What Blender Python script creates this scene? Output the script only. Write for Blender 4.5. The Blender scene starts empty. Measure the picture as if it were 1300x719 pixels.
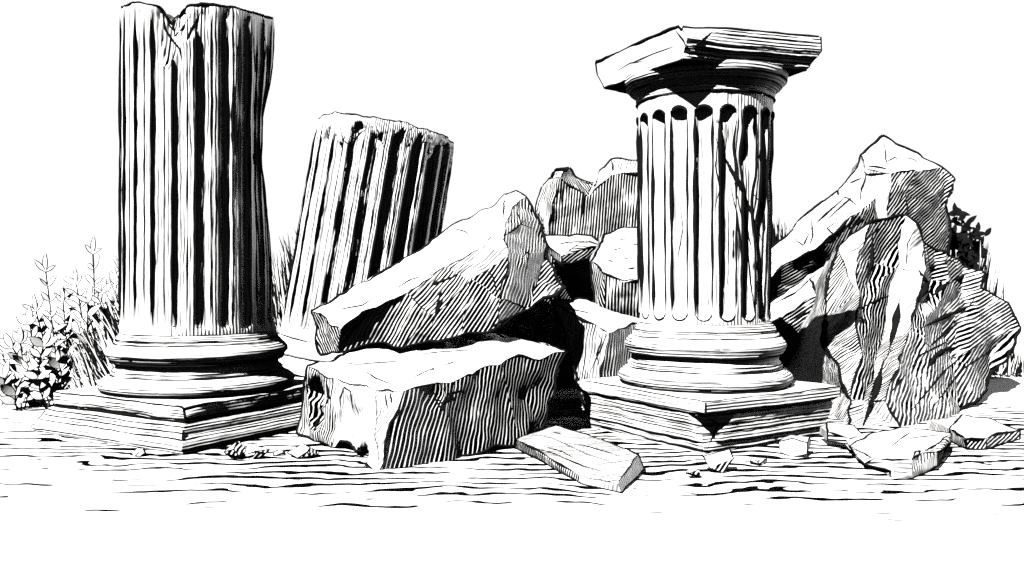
import bpy, math, random
from mathutils import Vector, Matrix, noise
from mathutils.bvhtree import BVHTree
from mathutils.geometry import convex_hull_2d
import bmesh

scene = bpy.context.scene
COL = scene.collection
random.seed(7)
R = math.radians
F = 1100.0           # focal length of the picture in its own pixels
EYE = 1.6
HZ = 345.0           # eye level row

def P(px, py, Y):
    return Vector(((px - 650) / F * Y, Y, EYE - (py - HZ) / F * Y))

# ------------------------------------------------------------ sun direction
SUN_AZ, SUN_EL = R(30), R(44)          # azimuth measured from -Y (towards viewer) to -X
L = Vector((-math.sin(SUN_AZ) * math.cos(SUN_EL), -math.cos(SUN_AZ) * math.cos(SUN_EL), math.sin(SUN_EL)))

# ------------------------------------------------------------ materials
def nodes_of(name):
    m = bpy.data.materials.new(name)
    m.use_nodes = True
    nt = m.node_tree
    nt.nodes.clear()
    return m, nt

class NT:
    def __init__(s, nt): s.nt = nt
    def new(s, t, **kw):
        n = s.nt.nodes.new(t)
        for k, v in kw.items(): setattr(n, k, v)
        return n
    def link(s, a, b): s.nt.links.new(a, b)
    def setin(s, sock, v):
        if isinstance(v, bpy.types.NodeSocket): s.link(v, sock)
        else: sock.default_value = v
    def math(s, op, a, b=None, c=None, clamp=False):
        n = s.new('ShaderNodeMath', operation=op); n.use_clamp = clamp
        s.setin(n.inputs[0], a)
        if b is not None: s.setin(n.inputs[1], b)
        if c is not None: s.setin(n.inputs[2], c)
        return n.outputs[0]
    def vmath(s, op, a, b=None, sc=None):
        n = s.new('ShaderNodeVectorMath', operation=op)
        s.setin(n.inputs[0], a)
        if b is not None: s.setin(n.inputs[1], b)
        if sc is not None: s.setin(n.inputs['Scale'], sc)
        return n.outputs[0]
    def comb(s, x, y, z):
        n = s.new('ShaderNodeCombineXYZ')
        for i, v in enumerate((x, y, z)): s.setin(n.inputs[i], v)
        return n.outputs[0]
    def sep(s, v):
        n = s.new('ShaderNodeSeparateXYZ'); s.link(v, n.inputs[0]); return n.outputs
    def noise(s, vec, scale=1.0, detail=2.0, rough=.5):
        n = s.new('ShaderNodeTexNoise')
        s.link(vec, n.inputs['Vector'])
        n.inputs['Scale'].default_value = scale
        n.inputs['Detail'].default_value = detail
        n.inputs['Roughness'].default_value = rough
        return n.outputs['Fac']
    def maprange(s, v, a, b, c, d, smooth=False):
        n = s.new('ShaderNodeMapRange'); n.clamp = True
        if smooth: n.interpolation_type = 'SMOOTHSTEP'
        s.setin(n.inputs[0], v)
        for i, q in enumerate((a, b, c, d)): s.setin(n.inputs[i + 1], q)
        return n.outputs[0]

STONE = 0.30
def tooled_stone(name, period, strength, warp=.9, breakup=1.0, tone=STONE, bias=.3):
    """pale stone cut all over with fine tool grooves; they only bend the normal, biased off the sun to darken"""
    m, nt = nodes_of(name)
    t = NT(nt)
    d = t.new('ShaderNodeAttribute', attribute_name='groove_dir').outputs['Vector']
    h = t.sep(t.new('ShaderNodeAttribute', attribute_name='groove').outputs['Vector'])
    u, v, amp = h[0], h[1], h[2]
    wv = t.comb(t.math('MULTIPLY', u, 2.6), t.math('MULTIPLY', v, 1.5), 3.1)
    w1 = t.math('SUBTRACT', t.noise(wv, 1.0, 2.0), .5)
    wv2 = t.comb(t.math('MULTIPLY', u, 11.0), t.math('MULTIPLY', v, 5.0), 7.7)
    w2 = t.math('SUBTRACT', t.noise(wv2, 1.0, 2.0), .5)
    ph = t.math('DIVIDE', u, period)
    ph = t.math('ADD', ph, t.math('MULTIPLY', w1, 2.0 * warp))
    ph = t.math('ADD', ph, t.math('MULTIPLY', w2, .9 * warp))
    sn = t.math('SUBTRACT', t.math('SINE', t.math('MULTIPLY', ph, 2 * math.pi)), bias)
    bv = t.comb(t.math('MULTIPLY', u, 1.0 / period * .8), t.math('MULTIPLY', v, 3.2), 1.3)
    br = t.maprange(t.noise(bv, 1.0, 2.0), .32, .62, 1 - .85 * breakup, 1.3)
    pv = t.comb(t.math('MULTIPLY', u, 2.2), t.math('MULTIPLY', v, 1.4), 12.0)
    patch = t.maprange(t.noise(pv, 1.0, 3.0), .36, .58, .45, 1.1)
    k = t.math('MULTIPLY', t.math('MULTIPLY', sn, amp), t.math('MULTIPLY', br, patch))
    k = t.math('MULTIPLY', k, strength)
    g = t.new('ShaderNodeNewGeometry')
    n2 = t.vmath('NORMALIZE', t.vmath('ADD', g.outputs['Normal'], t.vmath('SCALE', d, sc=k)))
    b = t.new('ShaderNodeBsdfDiffuse')
    mot = t.maprange(t.noise(g.outputs['Position'], 5.0, 4.0), .3, .7, tone * .85, tone * 1.12)
    cc = t.new('ShaderNodeCombineColor')
    for i in range(3): t.link(mot, cc.inputs[i])
    t.link(cc.outputs[0], b.inputs['Color'])
    t.link(n2, b.inputs['Normal'])
    o = t.new('ShaderNodeOutputMaterial')
    t.link(b.outputs[0], o.inputs['Surface'])
    return m

def plain(name, col):
    m, nt = nodes_of(name)
    t = NT(nt)
    b = t.new('ShaderNodeBsdfDiffuse')
    b.inputs['Color'].default_value = (col, col, col, 1)
    g = t.new('ShaderNodeNewGeometry')
    mot = t.maprange(t.noise(g.outputs['Position'], 8.0, 3.0), .3, .7, col * .8, col * 1.2)
    cc = t.new('ShaderNodeCombineColor')
    for i in range(3): t.link(mot, cc.inputs[i])
    t.link(cc.outputs[0], b.inputs['Color'])
    o = t.new('ShaderNodeOutputMaterial')
    t.link(b.outputs[0], o.inputs['Surface'])
    return m

INK = plain('ink_line', .003)
LEAF = plain('pale_leaf', .30)
BLADE = plain('dark_blade', .003)
M_SHAFT = tooled_stone('fluted_stone', .034, 1.2, warp=.5, bias=-.45)
M_BASE = tooled_stone('turned_stone', .030, .95, warp=.28)
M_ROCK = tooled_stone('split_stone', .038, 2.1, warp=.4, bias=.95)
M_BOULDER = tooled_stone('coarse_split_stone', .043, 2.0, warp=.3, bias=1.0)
M_FINE = tooled_stone('fine_split_stone', .036, 1.5, warp=.5, bias=.6)

def ground_material():
    m, nt = nodes_of('dry_ground')
    t = NT(nt)
    g = t.new('ShaderNodeNewGeometry')
    p = t.sep(g.outputs['Position'])
    x, y = p[0], p[1]
    w1 = t.math('SUBTRACT', t.noise(t.comb(t.math('MULTIPLY', x, .8), t.math('MULTIPLY', y, .9), 0.0), 1.0, 3.0), .5)
    w2 = t.math('SUBTRACT', t.noise(t.comb(t.math('MULTIPLY', x, 3.0), t.math('MULTIPLY', y, 3.0), 4.0), 1.0, 2.0), .5)
    ph = t.math('DIVIDE', y, .19)
    ph = t.math('ADD', ph, t.math('MULTIPLY', w1, 4.2))
    ph = t.math('ADD', ph, t.math('MULTIPLY', w2, 1.1))
    sn = t.math('SINE', t.math('MULTIPLY', ph, 2 * math.pi))
    # furrow width varies along its length; furrows stop and start
    th = t.maprange(t.noise(t.comb(t.math('MULTIPLY', x, 1.3), t.math('MULTIPLY', y, 4.5), 9.0), 1.0, 3.0), .34, .66, -.42, 1.15)
    # the furrowed patch of soil round the ruin
    dx = t.math('DIVIDE', t.math('SUBTRACT', x, .8), 6.6)
    dy = t.math('DIVIDE', t.math('SUBTRACT', y, 8.6), 3.7)
    rr = t.math('SQRT', t.math('ADD', t.math('POWER', t.math('ABSOLUTE', dx), 2.6), t.math('POWER', t.math('ABSOLUTE', dy), 2.0)))
    rr = t.math('ADD', rr, t.math('MULTIPLY', w1, .35))
    fall = t.maprange(rr, .62, 1.15, -.05, 1.5)
    th = t.math('ADD', th, fall)
    th = t.math('ADD', th, t.maprange(y, 4.6, 7.6, .95, 0.0))
    ln = t.maprange(sn, t.math('SUBTRACT', th, .12), t.math('ADD', th, .12), 0.0, 1.0)
    n2 = t.vmath('NORMALIZE', t.vmath('ADD', g.outputs['Normal'], t.vmath('SCALE', t.comb(0.05, .35, -1.0), sc=t.math('MULTIPLY', ln, 3.0))))
    b = t.new('ShaderNodeBsdfDiffuse')
    b.inputs['Color'].default_value = (.34, .34, .34, 1)
    t.link(n2, b.inputs['Normal'])
    o = t.new('ShaderNodeOutputMaterial')
    t.link(b.outputs[0], o.inputs['Surface'])
    return m
M_GROUND = ground_material()

# ------------------------------------------------------------ mesh builder
def wobble(p, seed, a1=.03, a2=.014, a3=.005):
    q = p + Vector((seed * 3.7, seed * 1.3, seed * 2.1))
    r = p.copy()
    if a1: r += noise.noise_vector(q * 1.6) * a1
    if a2: r += noise.noise_vector(q * 5.0) * a2
    if a3: r += noise.noise_vector(q * 15.0) * a3
    return r

class MB:
    def __init__(s, seed=1.0, disp=(.03, .014, .005), post=None):
        s.v, s.f, s.m, s.d, s.h = [], [], [], [], []
        s.seed, s.disp, s.post = seed, disp, post
    def dp(s, p):
        q = wobble(p, s.seed, *s.disp)
        return s.post(q) if s.post else q
    def vert(s, p, d=(0, 0, 0), h=(0, 0, 0)):
        s.v.append(tuple(p)); s.d.append(tuple(d)); s.h.append(tuple(h))
        return len(s.v) - 1
    def facet(s, pts, D, amp, size=.07, inner=None):
        """a planar-ish polygon cut into small triangles; every facet keeps its own vertices"""
        n = Vector((0, 0, 0))
        for i in range(len(pts)):
            a, b = pts[i], pts[(i + 1) % len(pts)]
            n += a.cross(b)
        n.normalize()
        D = Vector(D)
        along = n.cross(D)
        key = {}
        def idx(p):
            k = (round(p.x, 5), round(p.y, 5), round(p.z, 5))
            if k not in key:
                q = s.dp(p)
                m_ = p.lerp(wobble(p, s.seed, *s.disp), .85)
                key[k] = s.vert(q, D, (m_.dot(D), m_.dot(along), amp))
            return key[k]
        def rec(a, b, c, depth=0):
            e = ((a - b).length > size, (b - c).length > size, (c - a).length > size)
            if depth > 9 or not any(e):
                s.f.append((idx(a), idx(b), idx(c))); s.m.append(0); return
            ab, bc, ca = (a + b) / 2, (b + c) / 2, (c + a) / 2
            if all(e):
                rec(a, ab, ca, depth + 1); rec(ab, b, bc, depth + 1); rec(ca, bc, c, depth + 1); rec(ab, bc, ca, depth + 1)
            elif e[0] and e[1]:
                rec(a, ab, c, depth + 1); rec(ab, b, bc, depth + 1); rec(ab, bc, c, depth + 1)
            elif e[1] and e[2]:
                rec(b, bc, a, depth + 1); rec(bc, c, ca, depth + 1); rec(bc, ca, a, depth + 1)
            elif e[2] and e[0]:
                rec(c, ca, b, depth + 1); rec(ca, a, ab, depth + 1); rec(ca, ab, b, depth + 1)
            elif e[0]:
                rec(a, ab, c, depth + 1); rec(ab, b, c, depth + 1)
            elif e[1]:
                rec(a, b, bc, depth + 1); rec(a, bc, c, depth + 1)
            else:
                rec(a, b, ca, depth + 1); rec(b, c, ca, depth + 1)
        if len(pts) == 3:
            rec(*pts)
        elif len(pts) == 4:
            if (pts[0] - pts[2]).length <= (pts[1] - pts[3]).length:
                rec(pts[0], pts[1], pts[2]); rec(pts[0], pts[2], pts[3])
            else:
                rec(pts[0], pts[1], pts[3]); rec(pts[1], pts[2], pts[3])
        else:
            bm = bmesh.new()
            vs = [bm.verts.new(p) for p in pts]
            bm.faces.new(vs)
            bmesh.ops.triangulate(bm, faces=bm.faces[:])
            for f in bm.faces: rec(*[v.co.copy() for v in f.verts])
            bm.free()
        return n
    def tube(s, pts, r, mat=1, closed=False, taper=0.0, sides=5, jitter=.45, seed=0.0):
        n = len(pts)
        rings = []
        for i, p in enumerate(pts):
            a = pts[(i - 1) % n] if (closed or i > 0) else pts[i]
            b = pts[(i + 1) % n] if (closed or i < n - 1) else pts[i]
            t = (b - a)
            if t.length < 1e-6: t = Vector((0, 0, 1))
            t.normalize()
            ref = Vector((0, 0, 1)) if abs(t.z) < .8 else Vector((1, 0, 0))
            e1 = t.cross(ref).normalized(); e2 = t.cross(e1)
            rr = r * (1 + jitter * 1.6 * noise.noise(Vector((p.x * 3.3 + seed, p.y * 3.3, p.z * 3.3 + seed))))
            if taper and not closed:
                q = min(i, n - 1 - i) / max(1, (n - 1) * taper)
                rr *= max(.12, min(1, q))
            rings.append([s.vert(p + (e1 * math.cos(2 * math.pi * k / sides) + e2 * math.sin(2 * math.pi * k / sides)) * rr) for k in range(sides)])
        for i in range(n if closed else n - 1):
            A, B = rings[i], rings[(i + 1) % n]
            for k in range(sides):
                s.f.append((A[k], A[(k + 1) % sides], B[(k + 1) % sides], B[k])); s.m.append(mat)
        if not closed:
            s.f.append(tuple(rings[0])); s.m.append(mat)
            s.f.append(tuple(reversed(rings[-1]))); s.m.append(mat)
    def edge(s, a, b, r, taper=0.0, step=.05, **k):
        n = max(2, int((b - a).length / step) + 1)
        s.tube([s.dp(a.lerp(b, i / (n - 1))) for i in range(n)], r, taper=taper, seed=s.seed, **k)
    def ink(s, line, r, lift=.004, taper=.35):
        """a crack or shade line drawn in ink over the surface along a line of sight of picture points"""
        tr = BVHTree.FromPolygons(s.v, [f for f, mm in zip(s.f, s.m) if mm == 0])
        o = Vector((0, 0, EYE))
        pts = []
        for (x0, y0), (x1, y1) in zip(line[:-1], line[1:]):
            n = max(2, int(math.hypot(x1 - x0, y1 - y0) / 4))
            for i in range(n + 1):
                q = P(x0 + (x1 - x0) * i / n + .8 * noise.noise(Vector((x0 + i, y0, s.seed))), y0 + (y1 - y0) * i / n, 1.0) - o
                q.normalize()
                hit = tr.ray_cast(o, q)
                if hit[0] is not None: pts.append(hit[0] - q * lift)
        runs, cur = [], []
        for p in pts:
            if cur and (p - cur[-1]).length > .25: runs.append(cur); cur = []
            if not cur or (p - cur[-1]).length > .004: cur.append(p)
        runs.append(cur)
        for c in runs:
            if len(c) > 2: s.tube(c, r, taper=taper, seed=s.seed)
    def lathe(s, prof, c, seg=144, amp=1.0, rmod=None, dvec=(0, 0, 1), cap_top=False, xf=None):
        """prof: (radius, z) bottom to top"""
        base = len(s.v)
        rows = []
        arc = 0
        for j, (r, z) in enumerate(prof):
            if j: arc += math.hypot(r - prof[j - 1][0], z - prof[j - 1][1])
            row = []
            for i in range(seg):
                a = 2 * math.pi * i / seg
                rr = r + (rmod(a, z) if rmod else 0)
                p = Vector((c[0] + rr * math.sin(a), c[1] - rr * math.cos(a), c[2] + z))
                p = s.dp(p)
                if xf: p = xf @ p
                row.append(s.vert(p, dvec, (arc, a * r, amp)))
            rows.append(row)
        for j in range(len(rows) - 1):
            for i in range(seg):
                k = (i + 1) % seg
                s.f.append((rows[j][i], rows[j][k], rows[j + 1][k], rows[j + 1][i])); s.m.append(0)
        return rows
    def build(s, name, mats, origin, parent=None, smooth=True):
        me = bpy.data.meshes.new(name)
        o = Vector(origin)
        me.from_pydata([tuple(Vector(p) - o) for p in s.v], [], s.f)
        for mm in mats: me.materials.append(mm)
        me.polygons.foreach_set('material_index', s.m)
        me.polygons.foreach_set('use_smooth', [smooth] * len(s.f))
        a = me.attributes.new('groove_dir', 'FLOAT_VECTOR', 'POINT')
        a.data.foreach_set('vector', [c for d in s.d for c in d])
        a = me.attributes.new('groove', 'FLOAT_VECTOR', 'POINT')
        a.data.foreach_set('vector', [c for d in s.h for c in d])
        me.update()
        ob = bpy.data.objects.new(name, me)
        COL.objects.link(ob)
        if parent: ob.parent = parent
        else: ob.location = o
        return ob

def tag(o, label, cat, group=None, kind=None):
    if label: o['label'] = label
    if cat: o['category'] = cat
    if group: o['group'] = group
    if kind: o['kind'] = kind
    return o

def thing(name, loc, label, cat, group=None):
    o = bpy.data.objects.new(name, None)
    o.empty_display_size = .2
    COL.objects.link(o)
    o.location = loc
    return tag(o, label, cat, group)

# ------------------------------------------------------------ ground
mb = MB(disp=(0, 0, 0))
q = [mb.vert(p) for p in ((-400, -60, 0), (400, -60, 0), (400, 900, 0), (-400, 900, 0))]
mb.f.append(tuple(q)); mb.m.append(0)
g = mb.build('ground', [M_GROUND], (0, 0, 0))
tag(g, 'pale dry ground scored with dark wavy furrows', 'ground', kind='structure')

# ------------------------------------------------------------ square blocks (plinths, abacus)
def square(mb, prof, c, phi, amp=1.0, top=True, bottom=False, ink_rows=(), ink_r=.007, size=.08, amps=None):
    """prof: (half diagonal, z) rows from bottom to top; phi = direction of the near corner"""
    def cor(hd, z, k):
        a = phi + k * math.pi / 2
        return Vector((c[0] + hd * math.sin(a), c[1] - hd * math.cos(a), c[2] + z))
    for k in range(4):
        for j in range(len(prof) - 1):
            (r0, z0), (r1, z1) = prof[j], prof[j + 1]
            a, b, cc, d = cor(r0, z0, k), cor(r0, z0, k + 1), cor(r1, z1, k + 1), cor(r1, z1, k)
            e = (d - a)
            D = Vector((0, 0, 1))
            nrm = (b - a).cross(e).normalized()
            D = (D - nrm * nrm.dot(D))
            if D.length < .3: D = e
            D.normalize()
            am = amp if amps is None else amps[k]
            mb.facet([a, b, cc, d], D, am if abs(nrm.z) < .8 else am * .25, size)
        for j in ink_rows:
            r0, z0 = prof[j]
            mb.edge(cor(r0, z0, k), cor(r0, z0, k + 1), ink_r)
    if top:
        r0, z0 = prof[-1]
        mb.facet([cor(r0, z0, k) for k in range(4)], (0, 1, 0), .1, .12)
    if bottom:
        r0, z0 = prof[0]
        mb.facet([cor(r0, z0, 3 - k) for k in range(4)], (0, 1, 0), amp, .12)
    return cor

def arc_rows(r0, z0, r1, z1, bulge, n=8):
    """a rounded moulding between two rows"""
    out = []
    for i in range(n + 1):
        t = i / n
        out.append((r0 + (r1 - r0) * t + bulge * math.sin(math.pi * t), z0 + (z1 - z0) * t))
    return out

def ring(mb, r, z, c, rad, seg=120, **k):
    pts = []
    for i in range(seg):
        a = 2 * math.pi * i / seg
        pts.append(mb.dp(Vector((c[0] + r * math.sin(a), c[1] - r * math.cos(a), c[2] + z))))
    mb.tube(pts, rad, closed=True, **k)

def flute(a, z, n, R0, depth, z0, z1, fillet=.2, off=0.0):
    """how far a fluted shaft is cut in at angle a, height z"""
    per = 2 * math.pi / n
    t = ((a + off) / per) % 1.0 - .5
    half = .5 - fillet / 2
    w = half * per * R0
    lim = half
    if z < z0 + w:
        q = (z0 + w - z) / w
        lim = half * math.sqrt(max(0, 1 - q * q)) if q < 1 else 0
    if z > z1 - w:
        q = (z - z1 + w) / w
        lim = min(lim, half * math.sqrt(max(0, 1 - q * q)) if q < 1 else 0)
    if lim <= 0.02 or abs(t) >= lim: return 0.0
    return -depth * math.sqrt(1 - (t / lim) ** 2) * (lim / half) ** 1.2

def n1(*a): return noise.noise(Vector(a))

def shaft(mb, c, R0, z0, topf, n_fl, depth, fz0, fz1, rmod, sub=14, rows=110, taper=0.0, amp=1.0, fillet=.2, off=0.0, line_r=.006, xf=None, ampf=None, arcs=0):
    seg = n_fl * sub
    grid = []
    def rad(a, z):
        zz = (z - z0)
        r = R0 * (1 - taper * zz)
        return r
    def pt(a, z, T):
        dr = flute(a, z, n_fl, R0, depth, fz0, min(fz1, T + 5), fillet, off)
        r = rad(a, z) + rmod(a, z, T, dr)
        p = Vector((c[0] + r * math.sin(a), c[1] - r * math.cos(a), z))
        return xf @ p if xf else p
    for i in range(seg):
        a = 2 * math.pi * i / seg
        T = topf(a)
        colm = []
        for j in range(rows + 1):
            t = j / rows
            t = t * .6 + .4 * (t * t * (3 - 2 * t))
            z = z0 + (T - z0) * t
            p = pt(a, z, T)
            d = Vector((math.cos(a), math.sin(a), 0))
            if xf: d = xf.to_3x3() @ d
            colm.append(mb.vert(mb.dp(p), d, (a * R0, z, amp if ampf is None else ampf(a, z))))
        grid.append(colm)
    for i in range(seg):
        k = (i + 1) % seg
        for j in range(rows):
            mb.f.append((grid[i][j], grid[k][j], grid[k][j + 1], grid[i][j + 1])); mb.m.append(0)
    # broken top surface
    prev = [grid[i][rows] for i in range(seg)]
    for s_ in range(1, 6):
        f = 1 - s_ / 6
        cur = []
        for i in range(seg):
            a = 2 * math.pi * i / seg
            T = topf(a)
            tm = T * f + (sum(topf(2 * math.pi * q / 24) for q in range(24)) / 24 - .06) * (1 - f) if s_ else T
            r = R0 * f
            p = Vector((c[0] + r * math.sin(a), c[1] - r * math.cos(a), tm + .06 * n1(r * math.sin(a) * 4, r * math.cos(a) * 4, 3)))
            if xf: p = xf @ p
            cur.append(mb.vert(p, (1, 0, 0), (p.x, p.y, .3)))
        for i in range(seg):
            k = (i + 1) % seg
            mb.f.append((prev[i], prev[k], cur[k], cur[i])); mb.m.append(0)
        prev = cur
    mb.f.append(tuple(prev)); mb.m.append(0)
    # dark arris lines
    if line_r:
        per = 2 * math.pi / n_fl
        for i in range(n_fl):
            for sgn in (-1, 1):
                a = (i + .5 + sgn * (.5 - fillet / 2)) * per - off
                T = topf(a)
                zt = min(T, fz1) - .03
                pts = []
                for j in range(60):
                    z = fz0 + .05 + (zt - fz0 - .05) * j / 59
                    r = rad(a, z) + min(0, rmod(a, z, T, 0)) + .001
                    p = Vector((c[0] + r * math.sin(a), c[1] - r * math.cos(a), z))
                    if xf: p = xf @ p
                    pts.append(mb.dp(p))
                mb.tube(pts, line_r * (1.0 if sgn < 0 else .7), taper=.1, jitter=.6, seed=i * 2.3)
        for i in range(n_fl if arcs else 0):
            ac, hw = (i + .5) * per - off, (.5 - fillet / 2) * per
            for top in (1, -1):
                pts = []
                for j in range(17):
                    t = math.pi * j / 16
                    a = ac - hw * math.cos(t)
                    z = (fz1 - hw * R0 + hw * R0 * math.sin(t)) if top == 1 else (fz0 + hw * R0 - hw * R0 * math.sin(t))
                    r = rad(a, z) + min(0, rmod(a, z, 99, 0)) + .001
                    pts.append(mb.dp(Vector((c[0] + r * math.sin(a), c[1] - r * math.cos(a), z))))
                mb.tube(pts, arcs * (1 if top == 1 else .55), jitter=.5, taper=.2, seed=i)
        pts = []
        for i in range(seg):
            a = 2 * math.pi * i / seg
            T = topf(a)
            p = pt(a, T, T)
            pts.append(mb.dp(p) + Vector((0, 0, .004)))
        mb.tube(pts, .012, closed=True, jitter=.5)
    return grid

# ------------------------------------------------------------ left column
def interp(x, tab):
    if x <= tab[0][0]: return tab[0][1]
    for (a, fa), (b, fb) in zip(tab[:-1], tab[1:]):
        if x <= b: return fa + (fb - fa) * (x - a) / (b - a)
    return tab[-1][1]

YA = 9.05
cA = Vector(((253 - 650) / F * YA, YA, 0))
VA = math.atan2(-cA.x, YA)          # direction of the viewer seen from the axis
rootA = thing('fluted_column', cA, 'tall broken fluted column without a capital, notched at its top, beside the leafy shrubs', 'column')

def post_none(p): return p
mb = MB(3.1, (.012, .008, .004))
phiA = VA - R(5)
profA = [(1.50, -.03), (1.56, .02), (1.585, .06), (1.57, .10), (1.53, .125), (1.48, .135), (1.475, .15), (1.455, .165), (1.45, .20), (1.43, .215), (1.42, .225), (1.40, .24)]
square(mb, profA, cA, phiA, amp=1.0, top=True, ink_rows=(0, 4, 7, 9), ink_r=.009, amps=[1.0, .8, .5, 1.1])
p0 = square(MB(), [(1.5, 0), (1.5, .1)], cA, phiA)
for k in range(4):
    mb.edge(p0(1.58, .05, k), p0(1.46, .2, k), .009)
mb.build('plinth_step', [M_BASE, INK], cA, rootA)

mb = MB(3.4, (.012, .008, .004))
cr = p0(1.385, .4, 0)
def chipA(p):
    d = p - cr
    n = Vector((math.sin(phiA + .5), -math.cos(phiA + .5), .55)).normalized()
    s_ = n.dot(d) + .05
    return p - n * s_ if s_ > 0 and d.length < .3 else p
mb.post = chipA
profA2 = [(1.36, .235), (1.37, .255), (1.345, .265), (1.36, .275), (1.375, .29), (1.385, .31), (1.385, .375), (1.375, .392), (1.35, .402)]
square(mb, profA2, cA, phiA, amp=1.0, ink_rows=(1, 3, 7), ink_r=.009, amps=[1.0, .6, .5, .9])
for k in range(4): mb.edge(p0(1.387, .30, k), p0(1.387, .385, k), .008)
mb.build('plinth', [M_BASE, INK], cA, rootA)

mb = MB(3.8, (.008, .004, .002))
prof = arc_rows(.91, .40, .86, .565, .085, 12) + [(.845, .572), (.845, .60)] + arc_rows(.835, .605, .825, .69, -.03, 8) + [(.845, .695), (.845, .715)] \
    + arc_rows(.85, .72, .83, .88, .055, 10) + [(.815, .885), (.81, .905), (.795, .91), (.79, .945), (.765, .97), (.755, .99)]
mb.lathe(prof, cA, 192, amp=.8)
for (r, z, w) in ((.93, .408, .011), (.848, .57, .009), (.83, .607, .008), (.848, .70, .009), (.855, .722, .006), (.818, .886, .008), (.797, .912, .006), (.76, .985, .005), (.965, .46, .004), (.875, .82, .003), (.989, .51, .003), (.955, .43, .004), (.843, .585, .004), (.845, .705, .005), (.895, .775, .003), (.80, .93, .004), (.775, .96, .004)):
    ring(mb, r, z, cA, w, jitter=.8)
mb.build('base', [M_BASE, INK], cA, rootA)

mb = MB(4.2, (.004, .004, .002))
zA = lambda py: EYE - (py - HZ) / F * (YA - .3)
topA_tab = [(-93, 20), (-84, 16), (-78, 12), (-70, 10), (-48, 11), (-45, 16), (-39, 33), (-33, 36), (-28, 18), (-22, 8), (-12, 3), (10, 2), (40, 3), (60, 6), (92, 15)]
def px_off(a):                      # sideways picture offset of a point of the shaft
    return math.sin(a - VA) * 92
def topA(a):
    o = px_off(a)
    back = math.cos(a - VA) < 0
    py = interp(o, topA_tab) + (8 if back else 0)
    return EYE - (py - HZ) / F * (YA - .757 * abs(math.cos(a - VA))) + .012 * n1(a * 5, 1.5, 0) + .006 * n1(a * 22, 0, 0)
def rmodA(a, z, T, fl):
    rel = (a - VA + math.pi) % (2 * math.pi) - math.pi
    # worn away on the right: the flutes go and the edge falls back
    er = math.exp(-((rel - R(88)) / R(34)) ** 2)
    py = HZ - (z - EYE) / (YA - .3) * F
    prof = interp(py, [(-20, 0), (15, .0), (70, .02), (100, .05), (140, .13), (200, .135), (240, .10), (300, .05), (360, .02), (420, 0)])
    dr = -er * prof - er * .03 * abs(n1(a * 14, z * 1.3, 2)) * (1 if z > 1.1 else 0)
    k = 1 - .75 * er * (1 if 1.2 < z else 0)
    # chip under the notch at the top
    dx = (rel - R(-21)) / R(11)
    dz = (T - z) / .42
    ch = max(0, 1 - dx * dx - dz * dz)
    dx2 = (rel - R(-8)) / R(9); dz2 = (T - z - .05) / .30
    ch2 = max(0, 1 - dx2 * dx2 - dz2 * dz2)
    lip = max(0, 1 - (T - z) / .09)
    dr -= .13 * ch ** .5 + .07 * ch2 ** .5
    k *= max(0, 1 - 2.2 * ch) * (1 - .8 * lip)
    wear = .012 * n1(a * 9, z * .9, 5)
    return dr + fl * k + wear * .5 - .02 * lip * lip
def ampA(a, z):
    return .75
shaft(mb, cA, .757, .985, topA, 22, .052, 1.03, 99, rmodA, sub=14, rows=120, fillet=.36, off=R(2), line_r=.012, ampf=ampA)
mb.ink([(206, 18), (209, 36), (218, 50), (228, 62), (231, 78)], .012)
mb.ink([(258, 6), (252, 22), (243, 38), (235, 58)], .010)
mb.ink([(216, 30), (224, 20), (240, 16)], .007)
mb.ink([(219, 34), (222, 46), (230, 38), (243, 18)], .007)
mb.ink([(222, 22), (219, 30), (222, 44)], .011)
mb.ink([(300, 6), (303, 40), (299, 120), (301, 260)], .008)
mb.ink([(334, 30), (338, 60), (331, 110), (334, 150)], .009)
mb.ink([(318, 8), (322, 50), (326, 120), (322, 200), (328, 300), (332, 400)], .009)
mb.build('shaft', [M_SHAFT, INK], cA, rootA)

# ------------------------------------------------------------ right column with capital
YB = 8.67
cB = Vector(((894 - 650) / F * YB, YB, 0))
VB = math.atan2(-cB.x, YB)
rootB = thing('fluted_column', cB, 'short fluted column still wearing its square capital, beside the boulder pile', 'column')
phiB = VB + R(.5)
pB = square(MB(), [(1.5, 0), (1.5, .1)], cB, phiB)
mb = MB(5.3, (.014, .010, .005))
cnB = pB(1.2, .15, 0)
def chipB(p):
    d = p - cnB
    n = Vector((math.sin(phiB + .25), -math.cos(phiB + .25), .10)).normalized()
    s_ = n.dot(d) + .13 + .04 * n1(p.z * 9, p.x * 5, 1)
    if s_ > 0 and p.z < .35: p = p - n * s_
    return p
mb.post = chipB
rows = [(1.13, -.02), (1.14, .03), (1.15, .09), (1.165, .10), (1.17, .16), (1.16, .17), (1.18, .18), (1.195, .24), (1.19, .25), (1.21, .265), (1.22, .33), (1.21, .345), (1.18, .355)]
square(mb, rows, cB, phiB, amp=1.0, ink_rows=(1, 3, 5, 8, 11), amps=[1.0, .8, .5, .7], size=.06)
mb.ink([(893, 528), (912, 538), (905, 552), (898, 570)], .008)
mb.build('plinth_step', [M_BASE, INK], cB, rootB)
mb = MB(5.9, (.012, .008, .004))
rows = [(1.22, .352), (1.235, .365), (1.262, .375), (1.277, .39), (1.28, .465), (1.27, .485), (1.25, .492)]
square(mb, rows, cB, phiB, amp=1.0, ink_rows=(1, 5), amps=[1.0, .8, .5, .5])
for k in range(4): mb.edge(pB(1.282, .38, k), pB(1.282, .48, k), .007)
mb.build('plinth', [M_BASE, INK], cB, rootB)

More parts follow.
